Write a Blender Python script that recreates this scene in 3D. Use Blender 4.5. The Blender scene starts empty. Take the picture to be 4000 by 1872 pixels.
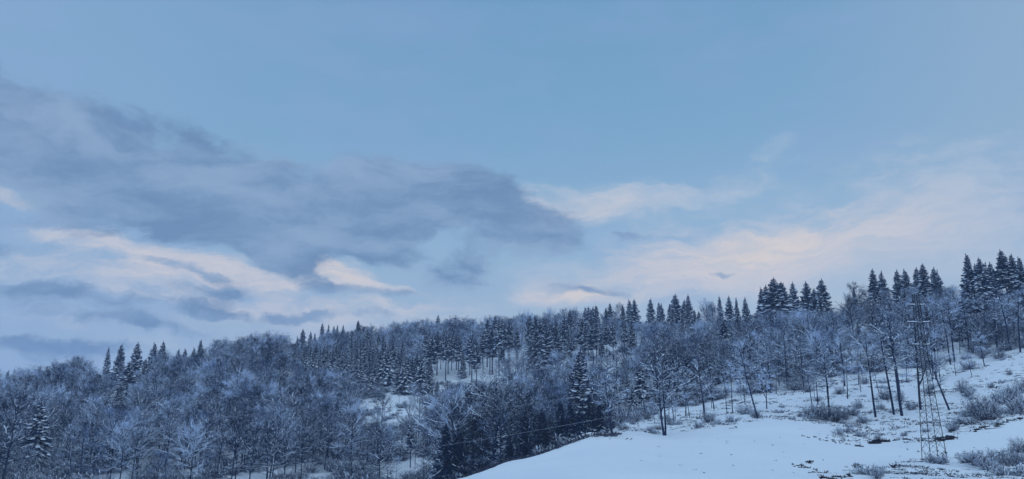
import bpy, math, random
import numpy as np
from mathutils import Vector, Matrix, noise as mnoise
R = math.radians
random.seed(7)
C = bpy.context.scene.collection
SC = bpy.context.scene

# ------------------------------------------------------------------ camera
F = 3080.0; PITCH = R(13.0); W, H = 4000.0, 1872.0
cp, sp = math.cos(PITCH), math.sin(PITCH)
cam = bpy.data.cameras.new('camera'); camo = bpy.data.objects.new('camera', cam); C.objects.link(camo)
cam.sensor_width = 36; cam.lens = 36 * F / W; cam.clip_start = 0.5; cam.clip_end = 20000
camo.location = (0, 0, 0); camo.rotation_euler = (R(90) + PITCH, 0, 0)
SC.camera = camo

def ray(px, py):
    a = (px - W / 2) / F; b = (H / 2 - py) / F
    return (a, cp - b * sp, sp + b * cp)
def azte(px, py):
    x, y, z = ray(px, py); return math.atan2(x, y), z / math.hypot(x, y)
def project(x, y, z):
    d = y * cp + z * sp; u = -y * sp + z * cp
    if d <= 0.01: return (-9999, 9999)
    return (W / 2 + F * x / d, H / 2 - F * u / d)

# ------------------------------------------------------------------ terrain heights
COLS = {
 -1200: [(230,1890),(290,1790),(350,1720),(400,1680),(440,1660)],
 0:     [(110,1990),(150,2060),(190,2000),(225,1900),(290,1790),(350,1705),(400,1640),(440,1600)],
 500:   [(110,1990),(150,2060),(190,2000),(225,1900),(290,1780),(350,1670),(420,1560),(460,1512)],
 1000:  [(110,1980),(150,2060),(190,2000),(225,1900),(290,1770),(350,1640),(420,1500),(480,1432)],
 1400:  [(110,1960),(150,2060),(190,2010),(225,1905),(290,1760),(320,1690),(360,1610),(400,1545),(470,1440),(560,1372)],
 1770:  [(105,1885),(125,1872),(150,1950),(190,1960),(240,1850),(300,1690),(360,1600),(400,1520),(470,1420),(570,1345)],
 2000:  [(90,1900),(120,1812),(135,1790),(160,1850),(200,1860),(240,1780),(300,1640),(350,1560),(400,1490),(470,1400),(560,1330)],
 2300:  [(85,1900),(120,1775),(145,1706),(160,1688),(175,1720),(210,1730),(260,1640),(330,1500),(400,1400),(520,1318)],
 2450: [(85,1900),(120,1785),(150,1715),(170,1672),(188,1648),(215,1655),(260,1605),(325,1485),(395,1385),(500,1300)],
 2600:  [(85,1900),(120,1795),(150,1725),(165,1700),(190,1655),(225,1610),(260,1565),(320,1470),(390,1370),(480,1285)],
 3000:  [(85,1900),(120,1800),(150,1715),(175,1645),(200,1600),(230,1545),(280,1450),(340,1350),(420,1262)],
 3400:  [(90,1900),(130,1815),(152,1745),(180,1660),(205,1585),(232,1500),(285,1400),(370,1225)],
 3640:  [(92,1900),(130,1810),(152,1735),(180,1655),(205,1580),(235,1490),(270,1420),(300,1360),(365,1215)],
 4000:  [(92,1900),(125,1830),(155,1730),(190,1600),(230,1480),(270,1372),(310,1290),(380,1200)],
 5200:  [(92,1900),(125,1830),(155,1730),(190,1600),(230,1480),(270,1372),(310,1290),(380,1200)],
}
RS = np.concatenate([np.arange(0, 60, 6.0), np.arange(60, 660, 3.0), np.arange(660, 1300, 20.0), np.array([1300, 1600, 2200, 3200, 5000.0])])
colaz, colh, RIDGE = [], [], []
for px, pts in sorted(COLS.items()):
    az = azte(px, 1600)[0]
    rr = [0.0, 25.0]; hh = [-9.0, -9.0]
    for r, py in pts:
        rr.append(r); hh.append(azte(px, py)[1] * r)
    last = hh[-1]; rl = rr[-1]
    rr += [rl + 30, rl + 300, rl + 900, 5000]; hh += [last + 1.5, last - 55, last - 90, last - 120]
    h = np.interp(RS, rr, hh)
    k = np.ones(5) / 5; hs = np.convolve(np.pad(h, 2, 'edge'), k, 'valid')
    far = RS > 60; h = np.where(far, hs, h)
    colaz.append(az); colh.append(h); RIDGE.append(rl)
flat = np.interp(RS, [0, 25, 200, 600, 5000], [-9, -9, -14, 10, 20])
colaz = [-math.pi, -1.5] + colaz + [1.5, math.pi]
colh = [flat, flat] + colh + [flat, flat]
RIDGE = [500, 500] + RIDGE + [500, 500]
colaz = np.array(colaz); colh = np.array(colh); RIDGE = np.array(RIDGE, float)
def ridge_r(az): return float(np.interp(az, colaz, RIDGE))
def rough_amt(az, r):
    # how lumpy the ground is (the mown snow field is smooth)
    return 1.0
def base_h(az, r):
    i = int(np.clip(np.searchsorted(colaz, az) - 1, 0, len(colaz) - 2))
    t = (az - colaz[i]) / (colaz[i + 1] - colaz[i]); t = min(1, max(0, t)); t = t * .5 + .5 * t * t * (3 - 2 * t)
    return (1 - t) * np.interp(r, RS, colh[i]) + t * np.interp(r, RS, colh[i + 1])
# field outline: radius of the upper edge of the smooth snow field by px
FE_PX = [1000, 1770, 2000, 2300, 2400, 2600, 2800, 3000, 3080, 3180, 3300, 3500, 3650, 3800, 4000, 5000]
FE_PY = [1990, 1880, 1800, 1710, 1705, 1705, 1680, 1650, 1652, 1690, 1735, 1740, 1735, 1700, 1660, 1600]
FL_PX = [2000, 2900, 3050, 3200, 3400, 3550, 3650, 3800, 4000, 5000]      # lower edge of the smooth field (brambles below)
FL_PY = [2100, 1960, 1850, 1835, 1845, 1800, 1790, 1785, 1770, 1760]
def fieldness(px, py):
    """1 on the smooth field, 0 on the rough bramble slope"""
    a = (py - np.interp(px, FE_PX, FE_PY)) / 14.0
    b = (np.interp(px, FL_PX, FL_PY) - py) / 14.0
    return float(np.clip(min(a, b) * .5 + .5, 0, 1))
def ground(az, r):
    h = base_h(az, r)
    x, y = r * math.sin(az), r * math.cos(az)
    px, py = project(x, y, h)
    if r > 60 and abs(az) < 1.2:
        f = fieldness(px, py)
        n = mnoise.noise(Vector((x * .05, y * .05, 0))) * .5 + mnoise.noise(Vector((x * .18, y * .18, 5))) * .22
        n2 = mnoise.noise(Vector((x * .55, y * .55, 9))) * .22
        h += (1 - f) * (n * (1.0 if r < 260 else 1.6) + n2) + f * n * .12
    return h
def gxy(x, y): return ground(math.atan2(x, y), math.hypot(x, y))
def hit(px, py, rmin=60, rmax=None):
    """walk out along a bearing until the ground reaches this height in the view"""
    az, te = azte(px, py)
    rmax = rmax or ridge_r(az) + 60
    r = rmin
    while r < rmax:
        if base_h(az, r) / r >= te: break
        r += 1.5
    return az, r

# ------------------------------------------------------------------ materials
def newmat(name):
    m = bpy.data.materials.new(name); m.use_nodes = True
    nt = m.node_tree; b = nt.nodes['Principled BSDF']
    return m, nt, b
def N(nt, t, **kw):
    n = nt.nodes.new(t)
    for k, v in kw.items():
        if k.startswith('i_'): n.inputs[k[2:].replace('_', ' ')].default_value = v
        else: setattr(n, k, v)
    return n
def ramp(nt, stops):
    n = nt.nodes.new('ShaderNodeValToRGB'); e = n.color_ramp.elements
    while len(e) < len(stops): e.new(.5)
    for k, (p, c) in enumerate(stops):
        e[k].position = p; e[k].color = (*c, 1)
    return n

def mat_two(name, c1, c2, scale, lo=.35, hi=.65, rough=.9, detail=3, vary=.25, stand=0):
    """two colours broken up by noise, each object a little lighter or darker"""
    m, nt, b = newmat(name); L = nt.links
    tc = N(nt, 'ShaderNodeTexCoord'); ns = N(nt, 'ShaderNodeTexNoise'); ns.inputs['Scale'].default_value = scale; ns.inputs['Detail'].default_value = detail
    L.new(tc.outputs['Object'], ns.inputs['Vector'])
    rp = ramp(nt, [(lo, c1), (hi, c2)]); oi = N(nt, 'ShaderNodeObjectInfo'); fac = ns.outputs['Fac']
    if stand:   # some trees, and some whole stands, carry more frost than others
        sn_ = N(nt, 'ShaderNodeTexNoise'); sn_.inputs['Scale'].default_value = .022; sn_.inputs['Detail'].default_value = 2; L.new(oi.outputs['Location'], sn_.inputs['Vector'])
        q1 = N(nt, 'ShaderNodeMath', operation='MULTIPLY_ADD'); q1.inputs[1].default_value = stand; L.new(sn_.outputs['Fac'], q1.inputs[0]); L.new(fac, q1.inputs[2])
        q2 = N(nt, 'ShaderNodeMath', operation='MULTIPLY_ADD'); q2.inputs[1].default_value = stand * .45; L.new(oi.outputs['Random'], q2.inputs[0]); L.new(q1.outputs[0], q2.inputs[2])
        q3 = N(nt, 'ShaderNodeMath', operation='SUBTRACT'); q3.inputs[1].default_value = stand * .725; L.new(q2.outputs[0], q3.inputs[0]); fac = q3.outputs[0]
    L.new(fac, rp.inputs['Fac'])
    mr = N(nt, 'ShaderNodeMapRange'); mr.inputs['To Min'].default_value = 1 - vary; mr.inputs['To Max'].default_value = 1 + vary
    L.new(oi.outputs['Random'], mr.inputs['Value'])
    hs = N(nt, 'ShaderNodeHueSaturation'); L.new(rp.outputs['Color'], hs.inputs['Color']); L.new(mr.outputs['Result'], hs.inputs['Value'])
    L.new(hs.outputs['Color'], b.inputs['Base Color']); b.inputs['Roughness'].default_value = rough
    b.inputs['Specular IOR Level'].default_value = .15
    return m
M = {}
M['bark'] = mat_two('bark', (.009, .015, .040), (.032, .044, .092), 3.0)
M['twig'] = mat_two('frosted_twigs', (.004, .012, .050), (.56, .66, .86), .34, .47, .66, vary=.3, stand=.42)
M['twig2'] = mat_two('thinly_frosted_twigs', (.003, .009, .036), (.25, .33, .50), .28, .48, .70, vary=.3, stand=.42)
M['twig3'] = mat_two('dark_twigs', (.008, .010, .018), (.022, .027, .042), .6, vary=.2)
M['snow_load'] = mat_two('snow_load', (.68, .76, .90), (.80, .87, .96), 1.5, vary=.08)
M['needle'] = mat_two('spruce_needles', (.004, .011, .042), (.030, .050, .115), 1.6)
M['shrub'] = mat_two('shrub_twigs', (.026, .027, .046), (.11, .12, .175), 1.2, vary=.3)
M['litter'] = mat_two('dead_bramble', (.020, .018, .028), (.10, .10, .14), .8, vary=0)
M['steel'] = mat_two('weathered_steel', (.012, .015, .022), (.035, .04, .055), 2.0, rough=.6, vary=0)
M['earth'] = mat_two('bare_earth', (.008, .008, .012), (.03, .028, .035), 1.0, vary=0)
M['cable'] = mat_two('frosted_cable', (.22, .25, .30), (.34, .38, .45), .5, vary=0)
M['insulator'] = mat_two('insulator', (.04, .03, .03), (.08, .06, .05), 2, rough=.3, vary=0)
# snow ground
m, nt, b = newmat('snow_ground'); L = nt.links; M['ground'] = m
tc = N(nt, 'ShaderNodeTexCoord'); at = N(nt, 'ShaderNodeAttribute', attribute_name='rough')
n1 = N(nt, 'ShaderNodeTexNoise'); n1.inputs['Scale'].default_value = .55; n1.inputs['Detail'].default_value = 7; n1.inputs['Roughness'].default_value = .62
mp = N(nt, 'ShaderNodeMapping'); mp.inputs['Scale'].default_value = (.7, 1.0, 2.2); mp.inputs['Rotation'].default_value = (0, 0, .3)
L.new(tc.outputs['Object'], mp.inputs['Vector']); L.new(mp.outputs['Vector'], n1.inputs['Vector'])
n2 = N(nt, 'ShaderNodeTexNoise'); n2.inputs['Scale'].default_value = .06; n2.inputs['Detail'].default_value = 3
L.new(tc.outputs['Object'], n2.inputs['Vector'])
a1 = N(nt, 'ShaderNodeMath', operation='MULTIPLY_ADD'); a1.inputs[1].default_value = .55; L.new(n2.outputs['Fac'], a1.inputs[0]); L.new(n1.outputs['Fac'], a1.inputs[2])
a2 = N(nt, 'ShaderNodeMapRange', interpolation_type='SMOOTHSTEP'); a2.inputs['From Min'].default_value = .86; a2.inputs['From Max'].default_value = .98
L.new(a1.outputs[0], a2.inputs['Value'])
a3 = N(nt, 'ShaderNodeMath', operation='MULTIPLY'); L.new(a2.outputs['Result'], a3.inputs[0]); L.new(at.outputs['Fac'], a3.inputs[1])
mx = N(nt, 'ShaderNodeMix', data_type='RGBA'); L.new(a3.outputs[0], mx.inputs['Factor'])
sr = ramp(nt, [(.3, (.74, .79, .86)), (.7, (.82, .86, .91))]); L.new(n2.outputs['Fac'], sr.inputs['Fac'])
L.new(sr.outputs['Color'], mx.inputs[6]); mx.inputs[7].default_value = (.13, .13, .18, 1)
L.new(mx.outputs[2], b.inputs['Base Color']); b.inputs['Roughness'].default_value = .75; b.inputs['Specular IOR Level'].default_value = .2
n3 = N(nt, 'ShaderNodeTexNoise'); n3.inputs['Scale'].default_value = .9; n3.inputs['Detail'].default_value = 6; L.new(tc.outputs['Object'], n3.inputs['Vector'])
bs = N(nt, 'ShaderNodeMath', operation='MULTIPLY_ADD'); bs.inputs[1].default_value = .9; bs.inputs[2].default_value = .13; L.new(at.outputs['Fac'], bs.inputs[0])
bp = N(nt, 'ShaderNodeBump'); bp.inputs['Distance'].default_value = .35; L.new(bs.outputs[0], bp.inputs['Strength']); L.new(n3.outputs['Fac'], bp.inputs['Height']); L.new(bp.outputs['Normal'], b.inputs['Normal'])

# ------------------------------------------------------------------ mesh helpers
_W = .13
class MB:
    def __init__(s): s.v = []; s.f = []; s.m = []
    def add(s, vs, fs, mi=0):
        o = len(s.v); s.v.extend(vs); s.f.extend([tuple(i + o for i in f) for f in fs]); s.m.extend([mi] * len(fs))
    def tube(s, pts, rad, n=4, mi=0):
        pts = [Vector(p) for p in pts]; o = len(s.v); k = len(pts)
        for i, p in enumerate(pts):
            d = (pts[min(i + 1, k - 1)] - pts[max(i - 1, 0)])
            if d.length < 1e-6: d = Vector((0, 0, 1))
            d.normalize()
            a = d.cross(Vector((0, 0, 1)) if abs(d.z) < .9 else Vector((1, 0, 0))).normalized(); c = d.cross(a)
            r = rad[i] if hasattr(rad, '__len__') else rad
            for j in range(n):
                t = 2 * math.pi * j / n
                s.v.append(tuple(p + a * (r * math.cos(t)) + c * (r * math.sin(t))))
        for i in range(k - 1):
            for j in range(n):
                j2 = (j + 1) % n
                s.f.append((o + i * n + j, o + i * n + j2, o + (i + 1) * n + j2, o + (i + 1) * n + j)); s.m.append(mi)
    def sliver(s, a, b, w, mi=0, axis=None):
        a = Vector(a); b = Vector(b); d = b - a
        ax = axis if axis is not None else Vector((random.uniform(-1, 1), random.uniform(-1, 1), random.uniform(-1, 1)))
        q = d.cross(ax)
        if q.length < 1e-5: return
        q = q.normalized() * (w * .5); mid = a + d * .45
        o = len(s.v); s.v.extend([tuple(a), tuple(mid + q), tuple(b), tuple(mid - q)])
        s.f.append((o, o + 1, o + 2, o + 3)); s.m.append(mi)
    def mesh(s, name, mats):
        me = bpy.data.meshes.new(name); me.from_pydata(s.v, [], s.f)
        for m_ in mats: me.materials.append(m_)
        me.polygons.foreach_set('material_index', s.m); me.update()
        return me
def obj(name, me, parent=None, loc=(0, 0, 0)):
    o = bpy.data.objects.new(name, me); C.objects.link(o); o.location = loc
    if parent: o.parent = parent
    return o
def tag(o, label=None, cat=None, group=None, kind=None):
    if label: o['label'] = label
    if cat: o['category'] = cat
    if group: o['group'] = group
    if kind: o['kind'] = kind
    return o
def join(*mbs):
    j = MB()
    for k, mb in enumerate(mbs): j.add(mb.v, mb.f, k)
    return j

# ------------------------------------------------------------------ ground sheet
az_l = np.concatenate([np.radians(np.arange(-180, -44, 4.0)), np.radians(np.arange(-44, 44.01, .3)), np.radians(np.arange(48, 180.1, 4.0))])
rs_l = np.concatenate([[0.5, 8, 16, 25, 35, 45, 55], np.arange(62, 330, 1.6), np.arange(330, 640, 4.0), [660, 700, 760, 840, 950, 1100, 1400, 1900, 2600, 3600, 5000]])
gv, rough = [], []
for a in az_l:
    for r in rs_l:
        h = ground(a, r); x, y = r * math.sin(a), r * math.cos(a)
        gv.append((x, y, h))
        px, py = project(x, y, h)
        f = 1 - fieldness(px, py) if (abs(a) < 1.0 and r > 60) else 0
        if px < 2350 and r > 150: f = .35
        rough.append(f)
nr = len(rs_l); na = len(az_l)
gf = [(i * nr + j, i * nr + j + 1, (i + 1) * nr + j + 1, (i + 1) * nr + j) for i in range(na - 1) for j in range(nr - 1)]
me = bpy.data.meshes.new('ground'); me.from_pydata(gv, [], gf); me.materials.append(M['ground'])
me.polygons.foreach_set('use_smooth', [True] * len(gf))
at_ = me.attributes.new('rough', 'FLOAT', 'POINT'); at_.data.foreach_set('value', rough); me.update()
if me.polygons[1000].normal.z < 0: me.flip_normals()
tag(obj('ground', me), 'snow covered field, slope and wooded hillside', None, None, 'structure')

# ------------------------------------------------------------------ bare tree prototypes
def bend(p, d, L_, n, up, wob):
    pts = [Vector(p)]; d = Vector(d).normalized()
    for i in range(n):
        d = (d + Vector((random.uniform(-1, 1), random.uniform(-1, 1), random.uniform(-1, 1))) * wob + Vector((0, 0, up))).normalized()
        pts.append(pts[-1] + d * (L_ / n))
    return pts, d
def make_bare(seed, Ht=20.0, cb=.35, spread=5.0, limbs=15, twl=1.3, snowy=.5, fork=False, dens=1.0, weep=0):
    random.seed(seed)
    tr, cr, sn = MB(), MB(), MB()
    tp, _ = bend((0, 0, -1.2), (0, 0, 1), Ht * .93 + 1.2, 9, .25, .05)
    trad = [.26 * (Ht / 20) * (1 - .85 * i / 9) + .02 for i in range(10)]
    tr.tube(tp, trad, 6)
    stems = [(tp, trad)]
    if fork:
        i0 = 3; q, _ = bend(tp[i0], (random.choice([-.5, .5]), random.uniform(-.4, .4), 1), Ht * .55, 6, .15, .08)
        qr = [.16 - .02 * i for i in range(7)]; tr.tube(q, qr, 5); stems.append((q, qr))
    def cap(pts, r):
        for a, b_ in zip(pts[:-1], pts[1:]):
            d = b_ - a
            if d.normalized().z < .8 and random.random() < snowy * .85:
                w = r * 1.3 + .11
                up = Vector((0, 0, r + .015)); side = d.cross(Vector((0, 0, 1))).normalized() * w * .5
                top = up + Vector((0, 0, .05))
                sn.add([tuple(a + up * .5 - side), tuple(b_ + up * .5 - side), tuple(b_ + top), tuple(a + top), tuple(b_ + up * .5 + side), tuple(a + up * .5 + side)], [(0, 1, 2, 3), (3, 2, 4, 5)])
    for si, (pp, rr) in enumerate(stems):
        nl = int(limbs * (1 if si == 0 else .6))
        for k in range(nl):
            t = cb + (1 - cb) * (k + random.random() * .8) / nl if si == 0 else .25 + .75 * (k + random.random()) / nl
            x = t * (len(pp) - 1); i = min(int(x), len(pp) - 2); p = pp[i].lerp(pp[i + 1], x - i)
            ph = k * 2.4 + random.uniform(-.5, .5); tt = (t - cb) / (1 - cb) if si == 0 else t
            el = R(6 + 52 * tt + random.uniform(-10, 12)); prof = math.sin(math.pi * min(1, .22 + .72 * tt)) ** .7
            L1 = spread * prof * random.uniform(.7, 1.15)
            d = Vector((math.cos(ph) * math.cos(el), math.sin(ph) * math.cos(el), math.sin(el)))
            q, _ = bend(p, d, L1, 5, .03 - weep, .15)
            r1 = .055 + .018 * L1 / 2
            tr.tube(q, [r1 * (1 - .17 * j) for j in range(6)], 4); cap(q, r1)
            n2 = int(7 * dens)
            for s in range(n2):
                u = .25 + .75 * (s + random.random()) / n2; xx = u * 5; ii = min(int(xx), 4); p2 = q[ii].lerp(q[ii + 1], xx - ii)
                base = (q[ii + 1] - q[ii]).normalized()
                d2 = (base + Vector((random.uniform(-1, 1), random.uniform(-1, 1), random.uniform(-.5, .8))) * .9).normalized()
                L2 = L1 * random.uniform(.28, .5) + .5
                q2, _ = bend(p2, d2, L2, 3, .03 - weep, .2)
                cr.tube(q2, [.035, .028, .02, .01], 3); cap(q2, .045)
                n3 = int(9 * dens)
                for w in range(n3):
                    u = .15 + .85 * random.random(); xx = u * 3; ii = min(int(xx), 2); p3 = q2[ii].lerp(q2[ii + 1], xx - ii)
                    d3 = ((q2[ii + 1] - q2[ii]).normalized() * .7 + Vector((random.uniform(-1, 1), random.uniform(-1, 1), random.uniform(-.5, .5)))).normalized()
                    L3 = twl * random.uniform(.5, 1.1)
                    e = p3 + d3 * L3 * .5; e2 = e + (d3 + Vector((0, 0, -.35 - weep * 3))).normalized() * L3 * .5
                    cr.sliver(p3, e, .05); cr.sliver(e, e2, .045)
                    for z in range(3):
                        a = p3.lerp(e2, random.uniform(.2, .9)); dd = (d3 + Vector((random.uniform(-1, 1), random.uniform(-1, 1), random.uniform(-.9, .5)))).normalized()
                        cr.sliver(a, a + dd * L3 * random.uniform(.3, .6), .04)
                    if random.random() < snowy * .45:
                        u3 = Vector((0, 0, .035)); sn.sliver(p3 + u3, e + u3, _W, axis=Vector((0, 0, 1)))
                        if random.random() < .5: sn.sliver(e + u3, e2 + u3, _W * .9, axis=Vector((0, 0, 1)))
    return tr, cr, sn

# ------------------------------------------------------------------ spruce prototypes
def make_spruce(seed, Ht=22.0, cb=.12, rad=3.2, dens=1.0, snowy=.6, powr=.8, droop=.5):
    random.seed(seed)
    tr, cr, sn = MB(), MB(), MB()
    tp, _ = bend((0, 0, -1.2), (0, 0, 1), Ht + 1.0, 10, .4, .015)
    tr.tube(tp, [.24 * (Ht / 22) * (1 - .94 * i / 10) + .012 for i in range(11)], 6)
    for k in range(int(10 * (cb > .25))):   # dead stubs below the crown
        z = Ht * cb * random.uniform(.5, 1); ph = random.uniform(0, 6.28)
        tr.sliver((0, 0, z), (math.cos(ph) * 1.1, math.sin(ph) * 1.1, z - .3), .05)
    for q in range(4):
        cr.sliver((0, 0, Ht * .96), (random.uniform(-.12, .12), random.uniform(-.12, .12), Ht * 1.02), .22)
    z = Ht * .975; step = .34
    while z > Ht * cb:
        t = (Ht - z) / (Ht * (1 - cb))
        env = rad * (t ** powr) * (1 if t < .85 else 1 - (t - .85) * 1.6) + .10
        x = z / (Ht + 0) * 10; i = min(int(x), 9); c = tp[i].lerp(tp[i + 1], min(1, x - i)); c = Vector((c.x, c.y, z))
        nb = max(4, int((4 + 5 * t) * dens)); ph0 = random.uniform(0, 6.28)
        for k in range(nb):
            ph = ph0 + 6.283 * k / nb + random.uniform(-.3, .3)
            L_ = env * random.uniform(.6, 1.25); bs_ = random.random() < snowy
            if random.random() < .06: L_ *= .5
            out = Vector((math.cos(ph), math.sin(ph), 0)); side = Vector((-out.y, out.x, 0))
            rise = .25 * (1 - t) - .02; n = 4 if L_ > .8 else 2
            pts = []
            for j in range(n + 1):
                s = j / n
                pts.append(c + out * (L_ * s) + Vector((0, 0, L_ * (rise * s - droop * s * s * (.6 + .6 * t) + .16 * s ** 4))))
            w0 = min(.6, .05 + L_ * .26)
            for j in range(n):
                s0, s1 = j / n, (j + 1) / n
                wa = w0 * (.35 + 1.2 * s0) * (1 if s0 < .8 else .7); wb = w0 * (.35 + 1.2 * s1) * (.25 if j == n - 1 else 1)
                for sg in (-1, 1):
                    da = side * (sg * wa) + Vector((0, 0, -wa * .75)); db = side * (sg * wb) + Vector((0, 0, -wb * .75)) + out * .1
                    cr.add([tuple(pts[j]), tuple(pts[j + 1]), tuple(pts[j + 1] + db), tuple(pts[j] + da)], [(0, 1, 2, 3)])
                    # hanging fingers
                    for g in range(2):
                        u = random.random(); a = pts[j].lerp(pts[j + 1], u) + (da.lerp(db, u)) * .7
                        cr.sliver(a, a + side * (sg * w0 * random.uniform(.3, .8)) + out * random.uniform(.05, .35) + Vector((0, 0, -random.uniform(.15, .5))), .13)
                if s0 > .1 and bs_ and random.random() < .9:
                    h = Vector((0, 0, .05)); hh = Vector((0, 0, .13)); ws = random.uniform(.7, 1.1)
                    for sg in (-1, 1):
                        da = side * (sg * wa * ws) + Vector((0, 0, -wa * .55 * ws)); db = side * (sg * wb * ws) + Vector((0, 0, -wb * .55 * ws))
                        sn.add([tuple(pts[j] + hh), tuple(pts[j + 1] + hh), tuple(pts[j + 1] + db + h), tuple(pts[j] + da + h)], [(0, 1, 2, 3)])
        z -= step * (1 + 1.1 * t) * random.uniform(.8, 1.2)
    return tr, cr, sn

def make_shrub(seed, Ht=2.2, n=60, snowy=.3, wid=.9):
    random.seed(seed); cr, sn = MB(), MB()
    for k in range(n):
        ph = random.uniform(0, 6.28); el = random.uniform(.35, 1.4)
        d = Vector((math.cos(ph) * math.cos(el) * wid, math.sin(ph) * math.cos(el) * wid, math.sin(el)))
        L_ = Ht * random.uniform(.5, 1.05)
        o = Vector((math.cos(ph), math.sin(ph), 0)) * random.uniform(0, .35 * Ht * wid); o.z = -.15
        q, _ = bend(o, d, L_, 4, -.06, .15)
        cr.tube(q, [.028, .022, .016, .01, .004], 3)
        for w in range(26):
            u = .3 + .7 * random.random(); xx = u * 4; ii = min(int(xx), 3); a = q[ii].lerp(q[ii + 1], xx - ii)
            dd = (d + Vector((random.uniform(-1, 1), random.uniform(-1, 1), random.uniform(-.6, .7)))).normalized() * L_ * random.uniform(.15, .35)
            cr.sliver(a, a + dd, .026)
            if random.random() < snowy: sn.sliver(a + Vector((0, 0, .03)), a + dd + Vector((0, 0, .03)), .10, axis=Vector((0, 0, 1)))
    return None, cr, sn

PROTO = {}
def proto(key, kind, parts, Ht, wood):
    tr, cr, sn = parts
    leafm = {'spruce': M['needle'], 'bare': M['twig'], 'shrub': M['shrub'], 'bare2': M['twig2'], 'dark': M['twig3']}[wood]
    d = dict(H=Ht, kind=kind)
    if tr: d['trunk'] = tr.mesh(kind + '_trunk', [M['bark']])
    d['crown'] = cr.mesh(kind + '_crown', [leafm]); d['snow'] = sn.mesh(kind + '_snow', [M['snow_load']])
    d['whole'] = join(*( (tr, cr, sn) if tr else (cr, sn) )).mesh(kind, ([M['bark']] if tr else []) + [leafm, M['snow_load']])
    PROTO[key] = d
#P
proto('b0', 'bare_tree', make_bare(1, 17, .26, 6.8, 18, snowy=.7), 17, 'bare')
proto('b1', 'bare_tree', make_bare(2, 17, .32, 6.0, 17, snowy=.35, dens=1.05), 17, 'bare2')
proto('b2', 'bare_tree', make_bare(3, 17, .26, 6.8, 18, snowy=.95, fork=True, weep=.03), 17, 'bare')
proto('b3', 'bare_tree', make_bare(4, 17, .42, 5.4, 15, snowy=.8, weep=.06), 17, 'bare')
proto('b4', 'bare_tree', make_bare(5, 17, .18, 6.2, 20, snowy=.12, dens=1.15), 17, 'bare2')
proto('d0', 'bare_tree', make_bare(6, 18, .08, 5.4, 24, snowy=.05, dens=1.2), 18, 'dark')
proto('t0', 'bare_tree', make_bare(11, 20, .50, 3.6, 12, snowy=.65, dens=.8), 20, 'bare')     # open-grown on the slope
proto('t1', 'bare_tree', make_bare(12, 20, .42, 4.4, 12, snowy=.75, fork=True, dens=.8, weep=.04), 20, 'bare')
proto('t2', 'bare_tree', make_bare(13, 20, .35, 4.0, 13, snowy=.8, dens=.65), 20, 'bare')
proto('s0', 'spruce_tree', make_spruce(21, 22, .08, 4.3, snowy=.85), 22, 'spruce')
proto('s1', 'spruce_tree', make_spruce(22, 22, .12, 3.5, snowy=.94), 22, 'spruce')
proto('s2', 'spruce_tree', make_spruce(23, 22, .06, 5.1, snowy=.74, droop=.6), 22, 'spruce')
proto('h0', 'spruce_tree', make_spruce(24, 24, .42, 2.8, snowy=.7, powr=.7), 24, 'spruce')    # high crowned
proto('h1', 'spruce_tree', make_spruce(25, 24, .50, 2.4, snowy=.85, powr=.65), 24, 'spruce')
proto('k0', 'spruce_tree', make_spruce(26, 22, .03, 4.6, snowy=.06, dens=1.2), 22, 'spruce')
proto('g0', 'shrub', make_shrub(31, 2.2, 60), 2.2, 'shrub')
proto('g1', 'shrub', make_shrub(32, 1.6, 46, .5, 1.3), 1.6, 'shrub')
proto('g2', 'shrub', make_shrub(33, 3.2, 90, .15, .8), 3.2, 'shrub')
random.seed(99)

# ------------------------------------------------------------------ planting list
PLANTS = []   # dict(key, az, r, h, tilt(x,y), wid, px, top)
def plant(key, az, r, h, lean=0.0, wid=1.0, hero=False, sink=.3, note=None):
    x, y = r * math.sin(az), r * math.cos(az); z = ground(az, r) - sink
    PLANTS.append(dict(key=key, x=x, y=y, z=z, h=h, lean=lean, wid=wid, hero=hero, r=r, az=az, note=note))
def spr(px, top, hpx, key='s0', wid=1.0, lean=0.0, **k):
    az, r = hit(px, top + hpx, 165)
    az = azte(px, top)[0]
    g = ground(az, r); h = azte(px, top)[1] * r - g
    h = max(5, min(34, h))
    plant(key, az, r, h, lean, wid, hero=True, **k)

S = 's0 s1 s2'.split()
def rs(): return random.choice(S)
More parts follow.
